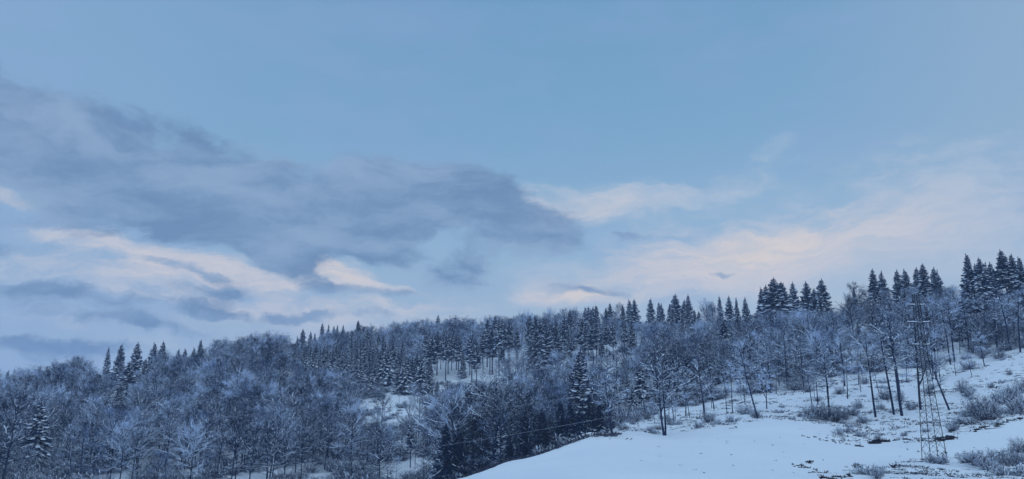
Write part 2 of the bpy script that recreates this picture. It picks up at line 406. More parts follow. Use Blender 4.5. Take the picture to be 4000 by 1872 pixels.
# left clump and single spruces
for a in [(477,1343,120,'s0'),(541,1330,150,'s2',1.0),(603,1338,150,'s1',1.15),(637,1332,120,'s0'),(508,1410,180,'s2',1.2),
          (570,1400,130,'s2',1.1),(722,1361,95,'s0'),(758,1356,80,'s1'),(699,1362,80,'s1'),(789,1327,70,'s1'),(33,1446,80,'s1'),(459,1520,110,'s0'),(427,1355,80,'s1',.7),
          (1183,1279,95,'s0'),(1162,1313,90,'s1',.8),(1213,1294,90,'s0',.8),(1231,1300,90,'s1',.7),(1262,1261,90,'s0',.8),(1284,1266,90,'s1',.6),(1305,1272,80,'s0',.7),(1318,1268,80,'s1',.7),(1342,1268,80,'s1',.8),
          (1401,1250,130,'s0',1.1),(1374,1291,120,'s0'),(1437,1288,110,'s2',1.2),(1479,1300,110,'s2'),(1499,1304,110,'s0'),(1713,1228,110,'s0',.9),(1574,1330,120,'s1'),
          (1710,1485,130,'s1',.95),(1884,1494,160,'s2',.95),(1836,1503,90,'s1'),(1858,1501,90,'s0'),(1551,1461,80,'s2',1.0),(1608,1641,190,'h0',1.1),(1656,1692,160,'h1',.9),(1625,1680,160,'h1',.8),(1809,1372,110,'s1',.9),
          (2020,1275,140,'h0'),(2205,1227,170,'h0',1.1),(2228,1210,160,'s0'),(2218,1290,120,'s1'),
          (2382,1183,130,'s2'),(2368,1200,130,'s0'),(2433,1190,130,'s0'),(2455,1169,120,'s0'),(2477,1166,120,'s2'),
          (2368,1261,140,'h0',1.2),(2392,1258,150,'h0',1.1),(2348,1300,100,'s1'),(2436,1248,140,'h0',1.25),(2467,1251,120,'s1'),(2442,1256,140,'h1'),
          (2665,1275,70,'s1'),(2624,1210,110,'s0'),(2825,1248,170,'s2',1.0),(2879,1197,130,'s2',1.0),(2917,1197,130,'s2'),
          (2446,1459,130,'s0',.9),(2500,1418,160,'s2',1.1),(2627,1391,130,'s2'),(2682,1377,150,'s2'),(2405,1480,110,'s1'),(2470,1500,110,'s2'),(2566,1440,130,'s0'),(2266,1364,320,'s0',1.0),(2650,1400,150,'s2'),(2705,1400,140,'s0'),
          (3024,1053,190,'s2',1.0),(3044,1049,190,'s0',1.1),(3056,1045,190,'s0'),(3020,1085,200,'s2',1.6),(2988,1101,160,'s2',1.2),(3089,1049,180,'s2',.9),(3145,1061,180,'s2',1.15),(3205,1049,180,'s2',1.15),
          (3181,1125,130,'s0'),(3201,1158,140,'s2',1.15),(3050,1100,170,'s2',1.4),(3407,1049,190,'h0',1.3),(3443,1049,160,'s1'),(3504,1049,160,'s0'),(3528,1025,180,'s0',1.1),
          (3576,1030,160,'s0'),(3600,1029,200,'h0',1.4),(3645,1045,150,'s0'),(3661,1053,150,'s1'),(3334,1117,120,'s1',.8),
          (3774,989,230,'s0',1.0),(3798,977,230,'s2',.9),(3838,980,230,'s0',1.0),(3857,960,240,'s2',.95),(3909,973,240,'h0',1.5),(3951,989,220,'s0',1.0),(3979,1000,220,'s0'),(3820,1005,220,'s2'),
          (3774,1093,210,'h0',1.7),(3800,1110,200,'h1',1.4),(3616,1194,170,'s1',1.0),(3475,1182,120,'s1',.9),(3350,1254,110,'s1'),(3959,1254,90,'s1',.9),(3412,1130,130,'s2'),(3110,1165,90,'s1'),(3530,1128,110,'s2'),(3610,1105,130,'s2'),(4040,985,230,'s0')]:
    spr(a[0], a[1], a[2], a[3], a[4] if len(a) > 4 else 1.0)
# the planted band of spruces in the middle of the slope
def band(x0, x1, t0, t1, n, hpx, keys, w=(.85, 1.15), jit=8):
    for i in range(n):
        u = (i + random.uniform(.1, .9)) / n; px = x0 + (x1 - x0) * u
        spr(px, t0 + (t1 - t0) * u + random.uniform(-jit * 1.4, jit * 2.6), hpx * random.uniform(.75, 1.2), random.choice(keys), random.uniform(*w))
band(1175, 1300, 1345, 1352, 9, 105, S)
band(1290, 1520, 1330, 1345, 20, 120, S, jit=14)
band(1370, 1470, 1385, 1390, 6, 110, S)
band(1505, 1690, 1345, 1380, 13, 130, S, jit=14)
band(1520, 1680, 1380, 1400, 8, 110, S)
band(1662, 1800, 1302, 1296, 13, 150, ['h0', 'h1'], (1.1, 1.4))
band(1835, 1870, 1295, 1325, 4, 175, ['h0', 'h1'], (1.1, 1.3))
band(1885, 1990, 1256, 1256, 9, 195, ['h0', 'h1'], (1.1, 1.4), 18)
band(2060, 2180, 1240, 1262, 15, 160, ['h0', 'h0', 's1'], (1.1, 1.4), 12)
band(2262, 2328, 1255, 1238, 8, 155, ['h0', 'h1'], (1.1, 1.4), 12)
band(2278, 2332, 1196, 1186, 5, 110, S)
band(2532, 2700, 1170, 1142, 7, 110, S, (.7, 1.25), 12)
band(2650, 2735, 1205, 1200, 4, 110, S, (.9, 1.1), 8)
band(2785, 2975, 1160, 1120, 5, 120, S, (.65, 1.1), 16)
band(2060, 2190, 1300, 1310, 6, 110, S, (.9, 1.1), 12)

# trees standing on the open slope (base px, base py, top px, top py)
for (bx, by, tx, ty, key, wid) in [
    (2392,1704,2360,1432,'t1',1.25),(2593,1701,2545,1350,'t1',1.15),(2600,1700,2595,1390,'t2',1.0),(2753,1640,2735,1380,'t2',1.15),(2961,1643,2880,1340,'t2',1.0),
    (2840,1619,2825,1450,'t0',.8),(2862,1616,2850,1420,'t0',.9),(3242,1629,3205,1350,'t1',1.1),(3421,1633,3370,1280,'t0',1.0),(3493,1623,3430,1240,'t0',1.0),
    (3524,1631,3462,1230,'t0',1.1),(3516,1545,3475,1250,'t0',1.0),(3596,1605,3560,1240,'t1',1.0),(3709,1605,3600,1290,'t1',1.0),(3657,1484,3640,1240,'t0',1.1),(3645,1480,3630,1260,'t0',1.0),
    (3949,1367,3910,1120,'t0',1.2),(3895,1360,3875,1130,'t0',1.1),(3786,1367,3765,1130,'t0',1.1),(3729,1412,3700,1160,'t0',1.1),(3713,1424,3690,1200,'t0',1.0),(3077,1512,3050,1290,'t2',1.2),
    (3012,1540,3000,1330,'t1',1.2),(2518,1636,2510,1500,'t2',1.3),(3140,1520,3130,1300,'t1',1.2),(2675,1560,2670,1420,'t2',1.3),(3300,1510,3290,1300,'t2',1.2),(2790,1600,2770,1440,'t1',1.1),(3850,1365,3835,1150,'t0',1.1),(3985,1375,3975,1130,'t0',1.1)]:
    az, r = hit(bx, by, 100); h = azte(tx, ty)[1] * r - ground(az, r)
    lean = ((tx - bx) / (by - ty)) + math.sin(az) * math.tan(PITCH) * 1.0
    plant(key, az, r, max(6, min(30, h)), lean, wid, hero=True, note='slope')
random.seed(61)
for i in range(26):
    px = random.uniform(2420, 3960); py = np.interp(px, [2350, 2700, 3000, 3400, 3700, 4000], [1660, 1600, 1545, 1505, 1450, 1392]) + random.uniform(-6, 60)
    az, r = hit(px, py, 100); plant(random.choice(['t0', 't1', 't2', 't0']), az, r, random.uniform(5, 11), random.uniform(-.12, .08), random.uniform(.8, 1.2), hero=True, note='slope')
# the dark stand right behind the crest of the snow field, and big crowns at its foot
for (px, top, r, key) in [(1740,1600,205,'b4'),(1790,1530,200,'b2'),(1850,1580,205,'b4'),(1935,1530,200,'b1'),(1985,1500,195,'b2'),(2040,1520,190,'b4'),(2090,1480,190,'t1'),(2150,1500,190,'b4'),(2200,1520,185,'b1'),(2240,1480,190,'b4'),
                      (2300,1500,190,'b4'),(2340,1530,195,'b4'),(2180,1560,178,'b4'),(2060,1600,175,'b4'),(1960,1620,180,'b4'),(2270,1560,178,'b4'),(1880,1640,190,'b4')]:
    az = azte(px, top)[0]; h = azte(px, top)[1] * r - ground(az, r)
    plant(key, az, r, max(8, h), random.uniform(-.04, .04), 1.0, hero=True)
for px in range(1740, 2380, 52):
    px += random.uniform(-8, 8); r = np.interp(px, [1700, 2000, 2300, 2380], [196, 176, 166, 172]) + random.uniform(0, 14); top = random.uniform(1630, 1690) - 20 * (px > 2100)
    az = azte(px, top)[0]; h = azte(px, top)[1] * r - ground(az, r)
    plant('k0' if random.random() < .5 else 'd0', az, r, max(7, h), random.uniform(-.04, .04), 1.0, hero=True)

for (px, top, r, key, wd) in [(168,1560,262,'s2',.95),(2266,1372,188,'s1',1.0),(2232,1550,180,'k0',1.0),(2305,1535,182,'k0',1.0),(2120,1500,215,'b2',1.0),(2215,1470,210,'b2',1.0),(2320,1450,212,'b0',1.0),(2020,1480,215,'b2',1.0),(1900,1500,215,'b2',1.0),(2170,1530,200,'b3',1.0),(2280,1510,198,'b3',1.0),(1800,1560,212,'b2',1.0),(2190,1560,178,'k0',1.1),(2120,1590,178,'k0',1.1),(2340,1560,182,'k0',1.1),(1830,1500,215,'s1',.9),(2050,1620,176,'k0',1.1),(1960,1640,182,'s1',1.0),(1730,1660,205,'s1',.9)]:
    az = azte(px, top)[0]; h = azte(px, top)[1] * r - ground(az, r); plant(key, az, r, h, 0, wd, hero=True)

# random filling of the wooded hillside
EDGE_PX = [-2000, 1600, 1700, 2000, 2300, 2450, 2600, 2800, 3000, 3200, 3400, 3640, 3800, 4000, 6000]
EDGE_R  = [222, 222, 195, 172, 178, 208, 236, 238, 240, 240, 250, 268, 275, 282, 282]
CLEAR = [((1510,1620), (170, 62), .8), ((1640,1830), (60, 50), .8), ((1790,1480), (190, 34), .75), ((2150,1440), (260, 38), .72), ((2330,1405), (180, 30), .7), ((1990,1545), (190, 40), .6), ((1900,1590),(120,30),.6), ((720,1862),(330,24),.65), ((1250,1850),(210,32),.65)]
occ = [(p['x'], p['y']) for p in PLANTS]
grid = {}
for x, y in occ: grid.setdefault((int(x // 6), int(y // 6)), []).append((x, y))
def near(x, y, dmin):
    i, j = int(x // 6), int(y // 6)
    return any((x - a) ** 2 + (y - b_) ** 2 < dmin * dmin for ii in (i - 1, i, i + 1) for jj in (j - 1, j, j + 1) for a, b_ in grid.get((ii, jj), ()))
def measure(p):
    bx, by = project(p['x'], p['y'], p['z']); tx, ty = project(p['x'] + p['lean'] * p['h'], p['y'], p['z'] + p['h'])
    p['bx'], p['by'], p['tx'], p['ty'] = bx, by, tx, ty; p['size'] = by - ty
for p in PLANTS: measure(p)
VIS = []
for p in PLANTS:
    if p['key'][0] in 'shk':
        fr = .45 if p['key'][0] == 's' else .66
        if p['r'] > ridge_r(p['az']) - 45 and p['key'][0] == 's': fr = .20 if p['tx'] < 2900 else .28
        if p['tx'] < 530 or p['key'] == 's2': fr = max(fr, .5)
        if p['tx'] < 250: fr = .88
        if p['tx'] < 120: fr = .2
        if p['ty'] > 1340 and p['r'] < ridge_r(p['az']) - 80 and p['key'][0] == 's': fr = .68
        if 1690 < p['ty'] + 250 < 1900 and p['r'] < 400: fr = .7
        VIS.append(((p['tx'] + p['bx']) / 2, p['size'] * .12 * p['wid'] + abs(p['tx'] - p['bx']) * .4, p['ty'], p['ty'] + p['size'] * fr, p['r'], 4.9 if fr > .35 else 2.2))
for (cx, hw, yb, yh) in [(1555, 95, 1668, 1600), (1470, 40, 1610, 1590), (1650, 30, 1850, 1800), (2150, 230, 1445, 1425), (1930, 80, 1500, 1480), (1790, 60, 1520, 1490), (1990, 50, 1560, 1540), (2400, 80, 1400, 1390)]:
    VIS.append((cx, hw, 0, yb, hit(cx, yh, 200)[1], 4.9))
FILL = []
BK = ['b0', 'b0', 'b1', 'b1', 'b2', 'b2', 'b3', 'b3', 'b4']
r = 170.0
while r < 640:
    sp_ = 6.4 if r < 330 else 6.9
    n = int(1.5 * r / sp_)
    for i in range(n):
        az = -.75 + 1.5 * (i + random.random()) / n; rr = r + random.uniform(-3, 3)
        x, y = rr * math.sin(az), rr * math.cos(az)
        if rr > ridge_r(az) + 32: continue
        g = ground(az, rr); px, py = project(x, y, g)
        if rr < np.interp(px, EDGE_PX, EDGE_R): continue
        inz = [pr for c, e, pr in CLEAR if ((px - c[0]) / e[0]) ** 2 + ((py - c[1]) / e[1]) ** 2 < 1]
        if inz and random.random() < inz[0] * .9: continue
        thin = bool(inz)
        if near(x, y, 3.7): continue
        big = mnoise.noise(Vector((x * .02, y * .02, 3)))
        h = random.uniform(13, 19) + 3.5 * big
        if random.random() < .12: h *= .6
        pxm = (px + project(x, y, g + h)[0]) / 2; hole = random.random(); key = random.choice(BK)
        if thin: key, h = 't0', h * 1.05
        elif 330 < rr < ridge_r(az) - 30 and -100 < px < 4100 and random.random() < (.05 if px < 950 else .11): key = random.choice(['s0', 's1'])
        for q in VIS:   # a clear line of sight to each spruce and slope tree
            if q[2] == 0 and hole < .2: continue
            if rr < q[4] + 5 and abs((pxm if q[2] else px) - q[0]) < q[1] + q[5] / rr * 3080:
                tpy = project(x, y, g + h)[1]
                if tpy < q[3]:
                    h = h * max(0, (py - q[3])) / max(1, (py - tpy))
        if h < 5.5: continue
        grid.setdefault((int(x // 6), int(y // 6)), []).append((x, y))
        FILL.append(dict(key=key, x=x, y=y, z=g - .3, h=h, lean=random.uniform(-.07, .07), wid=random.uniform(.72, 1.05), hero=False, r=rr, az=az, note=None, px=px, py=py))
    r += sp_

# ------------------------------------------------------------------ which bare trees become individuals
def measure(p):
    bx, by = project(p['x'], p['y'], p['z']); tx, ty = project(p['x'] + p['lean'] * p['h'], p['y'], p['z'] + p['h'])
    p['bx'], p['by'], p['tx'], p['ty'] = bx, by, tx, ty; p['size'] = by - ty
for p in PLANTS + FILL: measure(p)
def inview(p): return -60 < p['tx'] < 4060 and p['ty'] < 1872
hero_b = [p for p in PLANTS if p['key'][0] in 'btd']
rest = sorted([p for p in FILL if inview(p) and p['key'][0] != 's'], key=lambda p: -p['size'])
N_IND = 300 - len(hero_b)
# first the ones in the open (skyline / nearest); the remainder is the mass of the wood
chosen = rest[:N_IND]
for k in ['b0', 'b1', 'b2', 'b3', 'b4', 't0']: next(p for p in sorted(chosen + PLANTS, key=lambda p: p['size']) if p['key'] == k)['src'] = True; cid = {id(p) for p in chosen}
mass = [p for p in FILL if id(p) not in cid]
IND = PLANTS + chosen

# ------------------------------------------------------------------ labels
def ordinal(n):
    return '%d%s' % (n, 'th' if 10 <= n % 100 <= 20 else {1: 'st', 2: 'nd', 3: 'rd'}.get(n % 10, 'th'))
def rel(p):  # place on the hillside, 0 foot .. 1 ridge
    e = float(np.interp(p['bx'], EDGE_PX, EDGE_R)); return (p['r'] - e) / (ridge_r(p['az']) - e)
COLN = [(-999, 260, 'at far left edge'), (260, 480, 'left of the left spruce clump'), (480, 700, 'at the left spruce clump'), (700, 950, 'right of the left spruce clump'),
        (950, 1200, 'below the rounded left hilltop'), (1200, 1450, 'left of the small clearing'), (1450, 1720, 'around the small clearing'), (1720, 1900, 'left of the field crest'),
        (1900, 2120, 'above the snow field\'s left tip'), (2120, 2400, 'above the field crest'), (2400, 2650, 'above the snow field'), (2650, 2850, 'above the field\'s middle'), (2850, 3100, 'above the field\'s upper edge'),
        (3100, 3300, 'well left of the pylon'), (3300, 3520, 'just left of the pylon'), (3520, 3700, 'behind the lattice pylon'), (3700, 3860, 'right of the pylon'), (3860, 9999, 'at far right edge')]
def rowname(p):
    if p['note'] == 'slope': return 'open snowy slope'
    t = rel(p)
    return 'forest foot' if t < .14 else 'lower hillside' if t < .34 else 'middle hillside' if t < .58 else 'upper hillside' if t < .84 else 'skyline ridge'
bk = {}
for p in IND:
    col = next(c for c in COLN if c[0] <= p['tx'] < c[1])[2]
    k = (p['key'][0] in 'shk', rowname(p), col); bk.setdefault(k, []).append(p)
for (isS, row, col), ps in bk.items():
    ps.sort(key=lambda p: p['tx'])
    for i, p in enumerate(ps):
        if isS: look = {'s0': 'dark snow-laden spruce', 's1': 'slim snow-laden spruce', 's2': 'broad snow-laden spruce', 'h0': 'bare-stemmed spruce', 'h1': 'bare-stemmed spruce', 'k0': 'nearly snow-free dark spruce'}[p['key']]
        else: look = 'dark bare tree' if p['key'] == 'd0' else 'frosted bare tree' if abs(p['lean']) < .12 else 'leaning frosted tree'
        s = f"{look} on {row} {col}"
        if len(ps) > 1: s += ', ' + ('leftmost' if i == 0 else 'rightmost' if i == len(ps) - 1 else ordinal(i + 1) + ' from left')
        p['label'] = s

# ------------------------------------------------------------------ build the individuals
def build_plant(p, cat, group):
    d = PROTO[p['key']]; s = p['h'] / d['H']
    if p['key'][0] == 's': p['wid'] *= 1.25 if p['r'] < ridge_r(p['az']) - 60 else 1.12
    s = p['h'] / d['H']; w = s * p['wid']
    rot = (random.uniform(-.03, .03), math.atan(p['lean']), 0)
    mat = Matrix.Translation((p['x'], p['y'], p['z'])) @ Matrix.Rotation(rot[1], 4, 'Y') @ Matrix.Rotation(rot[0], 4, 'X') @ Matrix.Rotation(random.uniform(0, 6.28), 4, 'Z') @ Matrix.Diagonal((w, w, s, 1))
    if p['size'] > 105 and d.get('trunk') and not p.get('src'):
        e = bpy.data.objects.new(d['kind'], None); C.objects.link(e); e.empty_display_size = .5; e.matrix_world = mat
        obj('trunk', d['trunk'], e); c = obj('crown', d['crown'], e); obj('snow_load', d['snow'], c)['kind'] = 'stuff'
    else:
        e = obj(d['kind'], d['whole']); e.matrix_world = mat
        p['whole_obj'] = e
    tag(e, p['label'], cat, group)
    return e
for p in IND:
    if p['key'][0] in 'shk': build_plant(p, 'spruce', 'snow-laden spruces of the hillside')
    else: build_plant(p, 'tree', 'frosted bare trees of the hillside')

# the mass of the wood as one object of instances
def scatter_object(name, pts, keys, label, cat):
    """pts: (x,y,z,scale_xy,scale_z,rotx,roty,rotz,index)"""
    me = bpy.data.meshes.new(name); me.from_pydata([q[:3] for q in pts], [], [])
    for nm, tp_, fn in (('sc', 'FLOAT_VECTOR', lambda q: (q[3], q[3], q[4])), ('ro', 'FLOAT_VECTOR', lambda q: (q[5], q[6], q[7]))):
        a = me.attributes.new(nm, tp_, 'POINT'); a.data.foreach_set('vector', [c for q in pts for c in fn(q)])
    a = me.attributes.new('ix', 'INT', 'POINT'); a.data.foreach_set('value', [q[8] for q in pts])
    o = obj(name, me); tag(o, label, cat, None, 'stuff')
    ng = bpy.data.node_groups.new(name + '_scatter', 'GeometryNodeTree')
    ng.interface.new_socket('Geometry', in_out='INPUT', socket_type='NodeSocketGeometry'); ng.interface.new_socket('Geometry', in_out='OUTPUT', socket_type='NodeSocketGeometry')
    gi = ng.nodes.new('NodeGroupInput'); go = ng.nodes.new('NodeGroupOutput')
    jn = ng.nodes.new('GeometryNodeJoinGeometry')
    out = None
    for k in range(len(keys)):
        iop = ng.nodes.new('GeometryNodeInstanceOnPoints')
        oi = ng.nodes.new('GeometryNodeObjectInfo'); oi.inputs['Object'].default_value = keys[k]; oi.inputs['As Instance'].default_value = True; oi.transform_space = 'ORIGINAL'
        ix = ng.nodes.new('GeometryNodeInputNamedAttribute'); ix.data_type = 'INT'; ix.inputs['Name'].default_value = 'ix'
        cmp_ = ng.nodes.new('FunctionNodeCompare'); cmp_.data_type = 'INT'; cmp_.operation = 'EQUAL'
        ci = [s_ for s_ in cmp_.inputs if s_.type == 'INT']; ng.links.new(ix.outputs['Attribute'], ci[0]); ci[1].default_value = k
        ro = ng.nodes.new('GeometryNodeInputNamedAttribute'); ro.data_type = 'FLOAT_VECTOR'; ro.inputs['Name'].default_value = 'ro'
        sc = ng.nodes.new('GeometryNodeInputNamedAttribute'); sc.data_type = 'FLOAT_VECTOR'; sc.inputs['Name'].default_value = 'sc'
        er = ng.nodes.new('FunctionNodeEulerToRotation'); ng.links.new(ro.outputs['Attribute'], er.inputs[0])
        ng.links.new(gi.outputs[0], iop.inputs['Points']); ng.links.new(cmp_.outputs['Result'], iop.inputs['Selection']); ng.links.new(oi.outputs['Geometry'], iop.inputs['Instance'])
        ng.links.new(er.outputs[0], iop.inputs['Rotation']); ng.links.new(sc.outputs['Attribute'], iop.inputs['Scale'])
        ng.links.new(iop.outputs[0], jn.inputs[0])
    ng.links.new(jn.outputs[0], go.inputs[0])
    md = o.modifiers.new('scatter', 'NODES'); md.node_group = ng
    return o
SRC = [next(p['whole_obj'] for p in IND if p.get('whole_obj') and p['key'] == k) for k in ['b0', 'b1', 'b2', 'b3', 'b4', 't0', 's0', 's1']]
pts = []
for p in mass:
    s = p['h'] / PROTO[p['key']]['H']
    pts.append((p['x'], p['y'], p['z'], s * p['wid'] * (1.25 if p['key'][0] == 's' else 1), s, 0, p['lean'], random.uniform(0, 6.28), ['b0', 'b1', 'b2', 'b3', 'b4', 't0', 's0', 's1'].index(p['key'])))
scatter_object('distant_forest', pts, SRC, 'frosted bare wood covering the hillside as one mass', 'forest')
print('individuals', len(IND), 'mass', len(mass), 'spruces', len([p for p in IND if p['key'][0] in 'shk']))

# ------------------------------------------------------------------ shrubs
SH = []
def shrub(px, py, h, key, wid=1.0, note='slope'):
    az, r = hit(px, py, 85); x, y = r * math.sin(az), r * math.cos(az)
    SH.append(dict(key=key, x=x, y=y, z=ground(az, r) - .05, h=h * random.uniform(.8, 1.15), lean=random.uniform(-.15, .15), wid=wid * random.uniform(.5, .85), r=r, az=az, size=10, px=px, py=py))
for a in [(3215,1640,4.2,'g2',1.5),(3250,1645,3.6,'g2',1.6),(3290,1640,3.2,'g2',1.5),(3180,1625,2.6,'g0',1.5),(3330,1630,2.4,'g0',1.4),(3160,1640,2.0,'g1',1.3),
          (3830,1640,4.6,'g2',1.3),(3855,1648,4.0,'g2',1.3),(3805,1630,3.0,'g0',1.2),(3880,1640,3.0,'g0',1.2),(3765,1545,3.2,'g2',1.1),(3785,1555,2.6,'g0',1.2),(3975,1610,3.0,'g0',1.3),
          (3955,1560,2.6,'g0',1.4),(3925,1575,2.4,'g0',1.3),(3990,1540,3.2,'g2',1.2),(3660,1815,1.5,'g0',1.5),(3635,1812,1.2,'g1',1.3),(3680,1818,1.3,'g0',1.2),(3400,1855,1.6,'g1',1.4),(3430,1870,1.8,'g0',1.3),
          (3780,1815,1.8,'g0',1.6),(3820,1825,2.0,'g0',1.6),(3860,1835,2.0,'g0',1.5),(3900,1815,2.0,'g0',1.5),(3950,1830,2.2,'g2',1.2),(3985,1815,2.4,'g2',1.3),(3930,1850,1.8,'g1',1.6),(3990,1770,2.6,'g2',1.2),
          (3460,1560,2.8,'g2',1.2),(3380,1500,2.6,'g2',1.3),(3515,1570,2.6,'g2',1.0),(3155,1535,2.5,'g2',1.2),(2620,1660,2.2,'g0',1.5),(2640,1665,1.6,'g1',1.5),(2770,1650,2.4,'g0',1.3),(2525,1640,2.5,'g2',1.2),
          (2430,1680,1.6,'g0',1.2),(2480,1650,2.4,'g2',1.4),(2950,1640,2.0,'g0',1.4),(2910,1620,2.6,'g0',1.4),(2870,1655,1.6,'g1',1.4),(3440,1600,1.8,'g0',1.2),(3560,1600,1.8,'g0',1.1),(3300,1690,1.6,'g1',1.5),(3270,1700,1.6,'g1',1.5),
          (3720,1690,1.8,'g0',1.3),(3750,1665,1.8,'g0',1.3),(3620,1690,1.3,'g1',1.2),(3350,1595,1.8,'g0',1.3),(3900,1400,2.5,'g2',1.4),(3840,1400,2.5,'g2',1.4),(3780,1440,2.4,'g0',1.6)]:
    shrub(*a)
random.seed(5)
while len(SH) < 120:    # smaller shrubs all over the rough slope
    px = random.uniform(2350, 3995); py = random.uniform(1400, 1740)
    top = np.interp(px, [2350, 2700, 3000, 3400, 3700, 4000], [1660, 1610, 1545, 1500, 1440, 1385]); bot = np.interp(px, FE_PX, FE_PY) - 6
    if py < top or py > bot: continue
    shrub(px, py, random.uniform(.7, 1.7), random.choice(['g0', 'g1', 'g1', 'g2']), random.uniform(1, 1.5))
# shrub labels by neighbourhood
bk = {}
for p in SH:
    vb = 'below the pylon foot line' if p['py'] > 1765 else 'low on the rough slope' if p['py'] > np.interp(p['px'], FE_PX, FE_PY) - 60 else 'midway up the rough slope' if p['py'] > np.interp(p['px'], FE_PX, FE_PY) - 140 else 'high on the rough slope'
    col = next(c for c in COLN if c[0] <= p['px'] < c[1])[2]
    bk.setdefault((vb, col), []).append(p)
for (vb, col), ps in bk.items():
    ps.sort(key=lambda p: p['px'])
    for i, p in enumerate(ps):
        p['label'] = f"leafless shrub {vb} {col}" + ('' if len(ps) == 1 else ', leftmost' if i == 0 else ', rightmost' if i == len(ps) - 1 else ', ' + ordinal(i + 1) + ' from left')
SHO = [build_plant(p, 'shrub', 'leafless shrubs on the snowy slope') for p in SH]
g_src = {k: next(o for o, p in zip(SHO, SH) if p['key'] == k) for k in ('g0', 'g1', 'g2')}
# undergrowth between the trunks of the wood
pts = []
r = 172.0
while r < 420:
    n = int(1.35 * r / 4.6)
    for i in range(n):
        az = -.68 + 1.36 * (i + random.random()) / n; rr = r + random.uniform(-2.5, 2.5); x, y = rr * math.sin(az), rr * math.cos(az)
        g = ground(az, rr); px, py = project(x, y, g)
        if rr < np.interp(px, EDGE_PX, EDGE_R) - 6: continue
        if any(((px - c[0]) / e[0]) ** 2 + ((py - c[1]) / e[1]) ** 2 < 1 and random.random() < .6 for c, e, pr in CLEAR): continue
        if mnoise.noise(Vector((x * .05, y * .05, 8))) < -.12: continue
        s = random.uniform(.6, 1.5)
        pts.append((x, y, g - .1, s * 1.3, s, 0, 0, random.uniform(0, 6.28), random.choice([0, 1, 2])))
    r += 4.6
# crowd of brush right at the crest of the field
scatter_object('undergrowth', pts, [g_src['g0'], g_src['g1'], g_src['g2']], 'leafless brush growing between the trunks of the wood', 'undergrowth')

# low bramble and dead grass poking through the snow
bm = MB(); random.seed(8)
sn = MB()
def tuft(x, y, z, s):
    for k in range(random.randint(5, 9)):
        ph = random.uniform(0, 6.28); e = random.uniform(.05, .9)
        a = Vector((x, y, z)) + Vector((math.cos(ph), math.sin(ph), 0)) * random.uniform(0, .5 * s)
        bm.sliver(a - Vector((0, 0, .05)), a + Vector((math.cos(ph) * math.cos(e), math.sin(ph) * math.cos(e), math.sin(e))) * s * random.uniform(.4, 1.0), .10 * s + .04)
cnt = 0
for _ in range(30000):
    px = random.uniform(2250, 4120); py = random.uniform(1370, 1872)
    top = np.interp(px, [2250, 2700, 3000, 3400, 3700, 4000], [1690, 1600, 1530, 1480, 1425, 1370])
    if py < top: continue
    f = fieldness(px, py)
    if f > .4: continue
    az, r = hit(px, py, 80)
    x, y = r * math.sin(az), r * math.cos(az)
    d = mnoise.noise(Vector((x * .11, y * .16, 2))) + .35 * mnoise.noise(Vector((x * .4, y * .4, 7)))
    if px > 3650 and py < 1600: d -= .12
    if d < .02: continue
    if random.random() > .30 + d: continue
    tuft(x, y, ground(az, r), random.uniform(.3, .8) * (1.1 if py < 1700 else .8)); cnt += 1
for _ in range(45):   # single weeds standing in the field snow
    az, r = hit(random.uniform(2500, 3990), random.uniform(1700, 1868), 80); x, y = r * math.sin(az), r * math.cos(az)
    tuft(x, y, ground(az, r), random.uniform(.2, .4))
print('tufts', cnt)
tag(obj('bramble_tufts', bm.mesh('bramble_tufts', [M['litter']])), 'dark bramble and dead grass poking through the slope snow', 'bramble', None, 'stuff')

# dark earth bank along the upper edge of the field: clods lying in short runs
eb = MB(); random.seed(12)
def clod(c, rx, ry, rz):
    n = 7; o = []
    for j, (zz, k) in enumerate([(-.4, 1.0), (.15, 1.0), (.7, .7), (1.0, .25)]):
        for i in range(n):
            t = 6.283 * i / n; q = 1 + random.uniform(-.28, .28)
            o.append((c[0] + rx * k * q * math.cos(t), c[1] + ry * k * q * math.sin(t), c[2] + rz * zz * random.uniform(.8, 1.1)))
    fs = [(j * n + i, j * n + (i + 1) % n, (j + 1) * n + (i + 1) % n, (j + 1) * n + i) for j in range(3) for i in range(n)] + [tuple(3 * n + i for i in range(n))]
    eb.add(o, fs)
def run(x0, y0, x1, y1, n, s0, s1, jy=4):
    for i in range(int(n * 1.25)):
        u = random.random(); px = x0 + (x1 - x0) * u; py = y0 + (y1 - y0) * u + random.uniform(-jy, jy)
        az, r = hit(px, py, 80); x, y = r * math.sin(az), r * math.cos(az); s = random.uniform(s0, s1) * .72
        clod((x, y, ground(az, r)), s * random.uniform(.5, 1.2), s * .45, s * .42)
        for q in range(3):
            a = Vector((x + random.uniform(-1, 1) * s, y + random.uniform(-1, 1) * s, ground(az, r))); eb.sliver(a, a + Vector((random.uniform(-.5, .5), random.uniform(-.5, .5), random.uniform(.1, .6))) * (s + .3), .14)
run(3400, 1732, 3470, 1728, 22, .5, 1.2, 4); run(3470, 1724, 3560, 1722, 10, .3, .6, 3); run(3340, 1748, 3375, 1745, 6, .3, .6, 2); run(3650, 1718, 3725, 1714, 26, .5, 1.1, 5)
run(3570, 1720, 3640, 1715, 8, .25, .5, 6); run(3810, 1690, 3860, 1675, 12, .3, .7, 3); run(3895, 1670, 3995, 1640, 22, .3, .8, 4); run(3715, 1690, 3750, 1680, 8, .5, .9, 4)
run(3080, 1815, 3200, 1850, 14, .2, .45, 9); run(3200, 1868, 3330, 1862, 18, .2, .5, 5); run(3340, 1822, 3360, 1832, 5, .4, .7, 6); run(3480, 1830, 3510, 1840, 6, .25, .5, 6); run(3150, 1812, 3175, 1808, 4, .4, .6, 2)
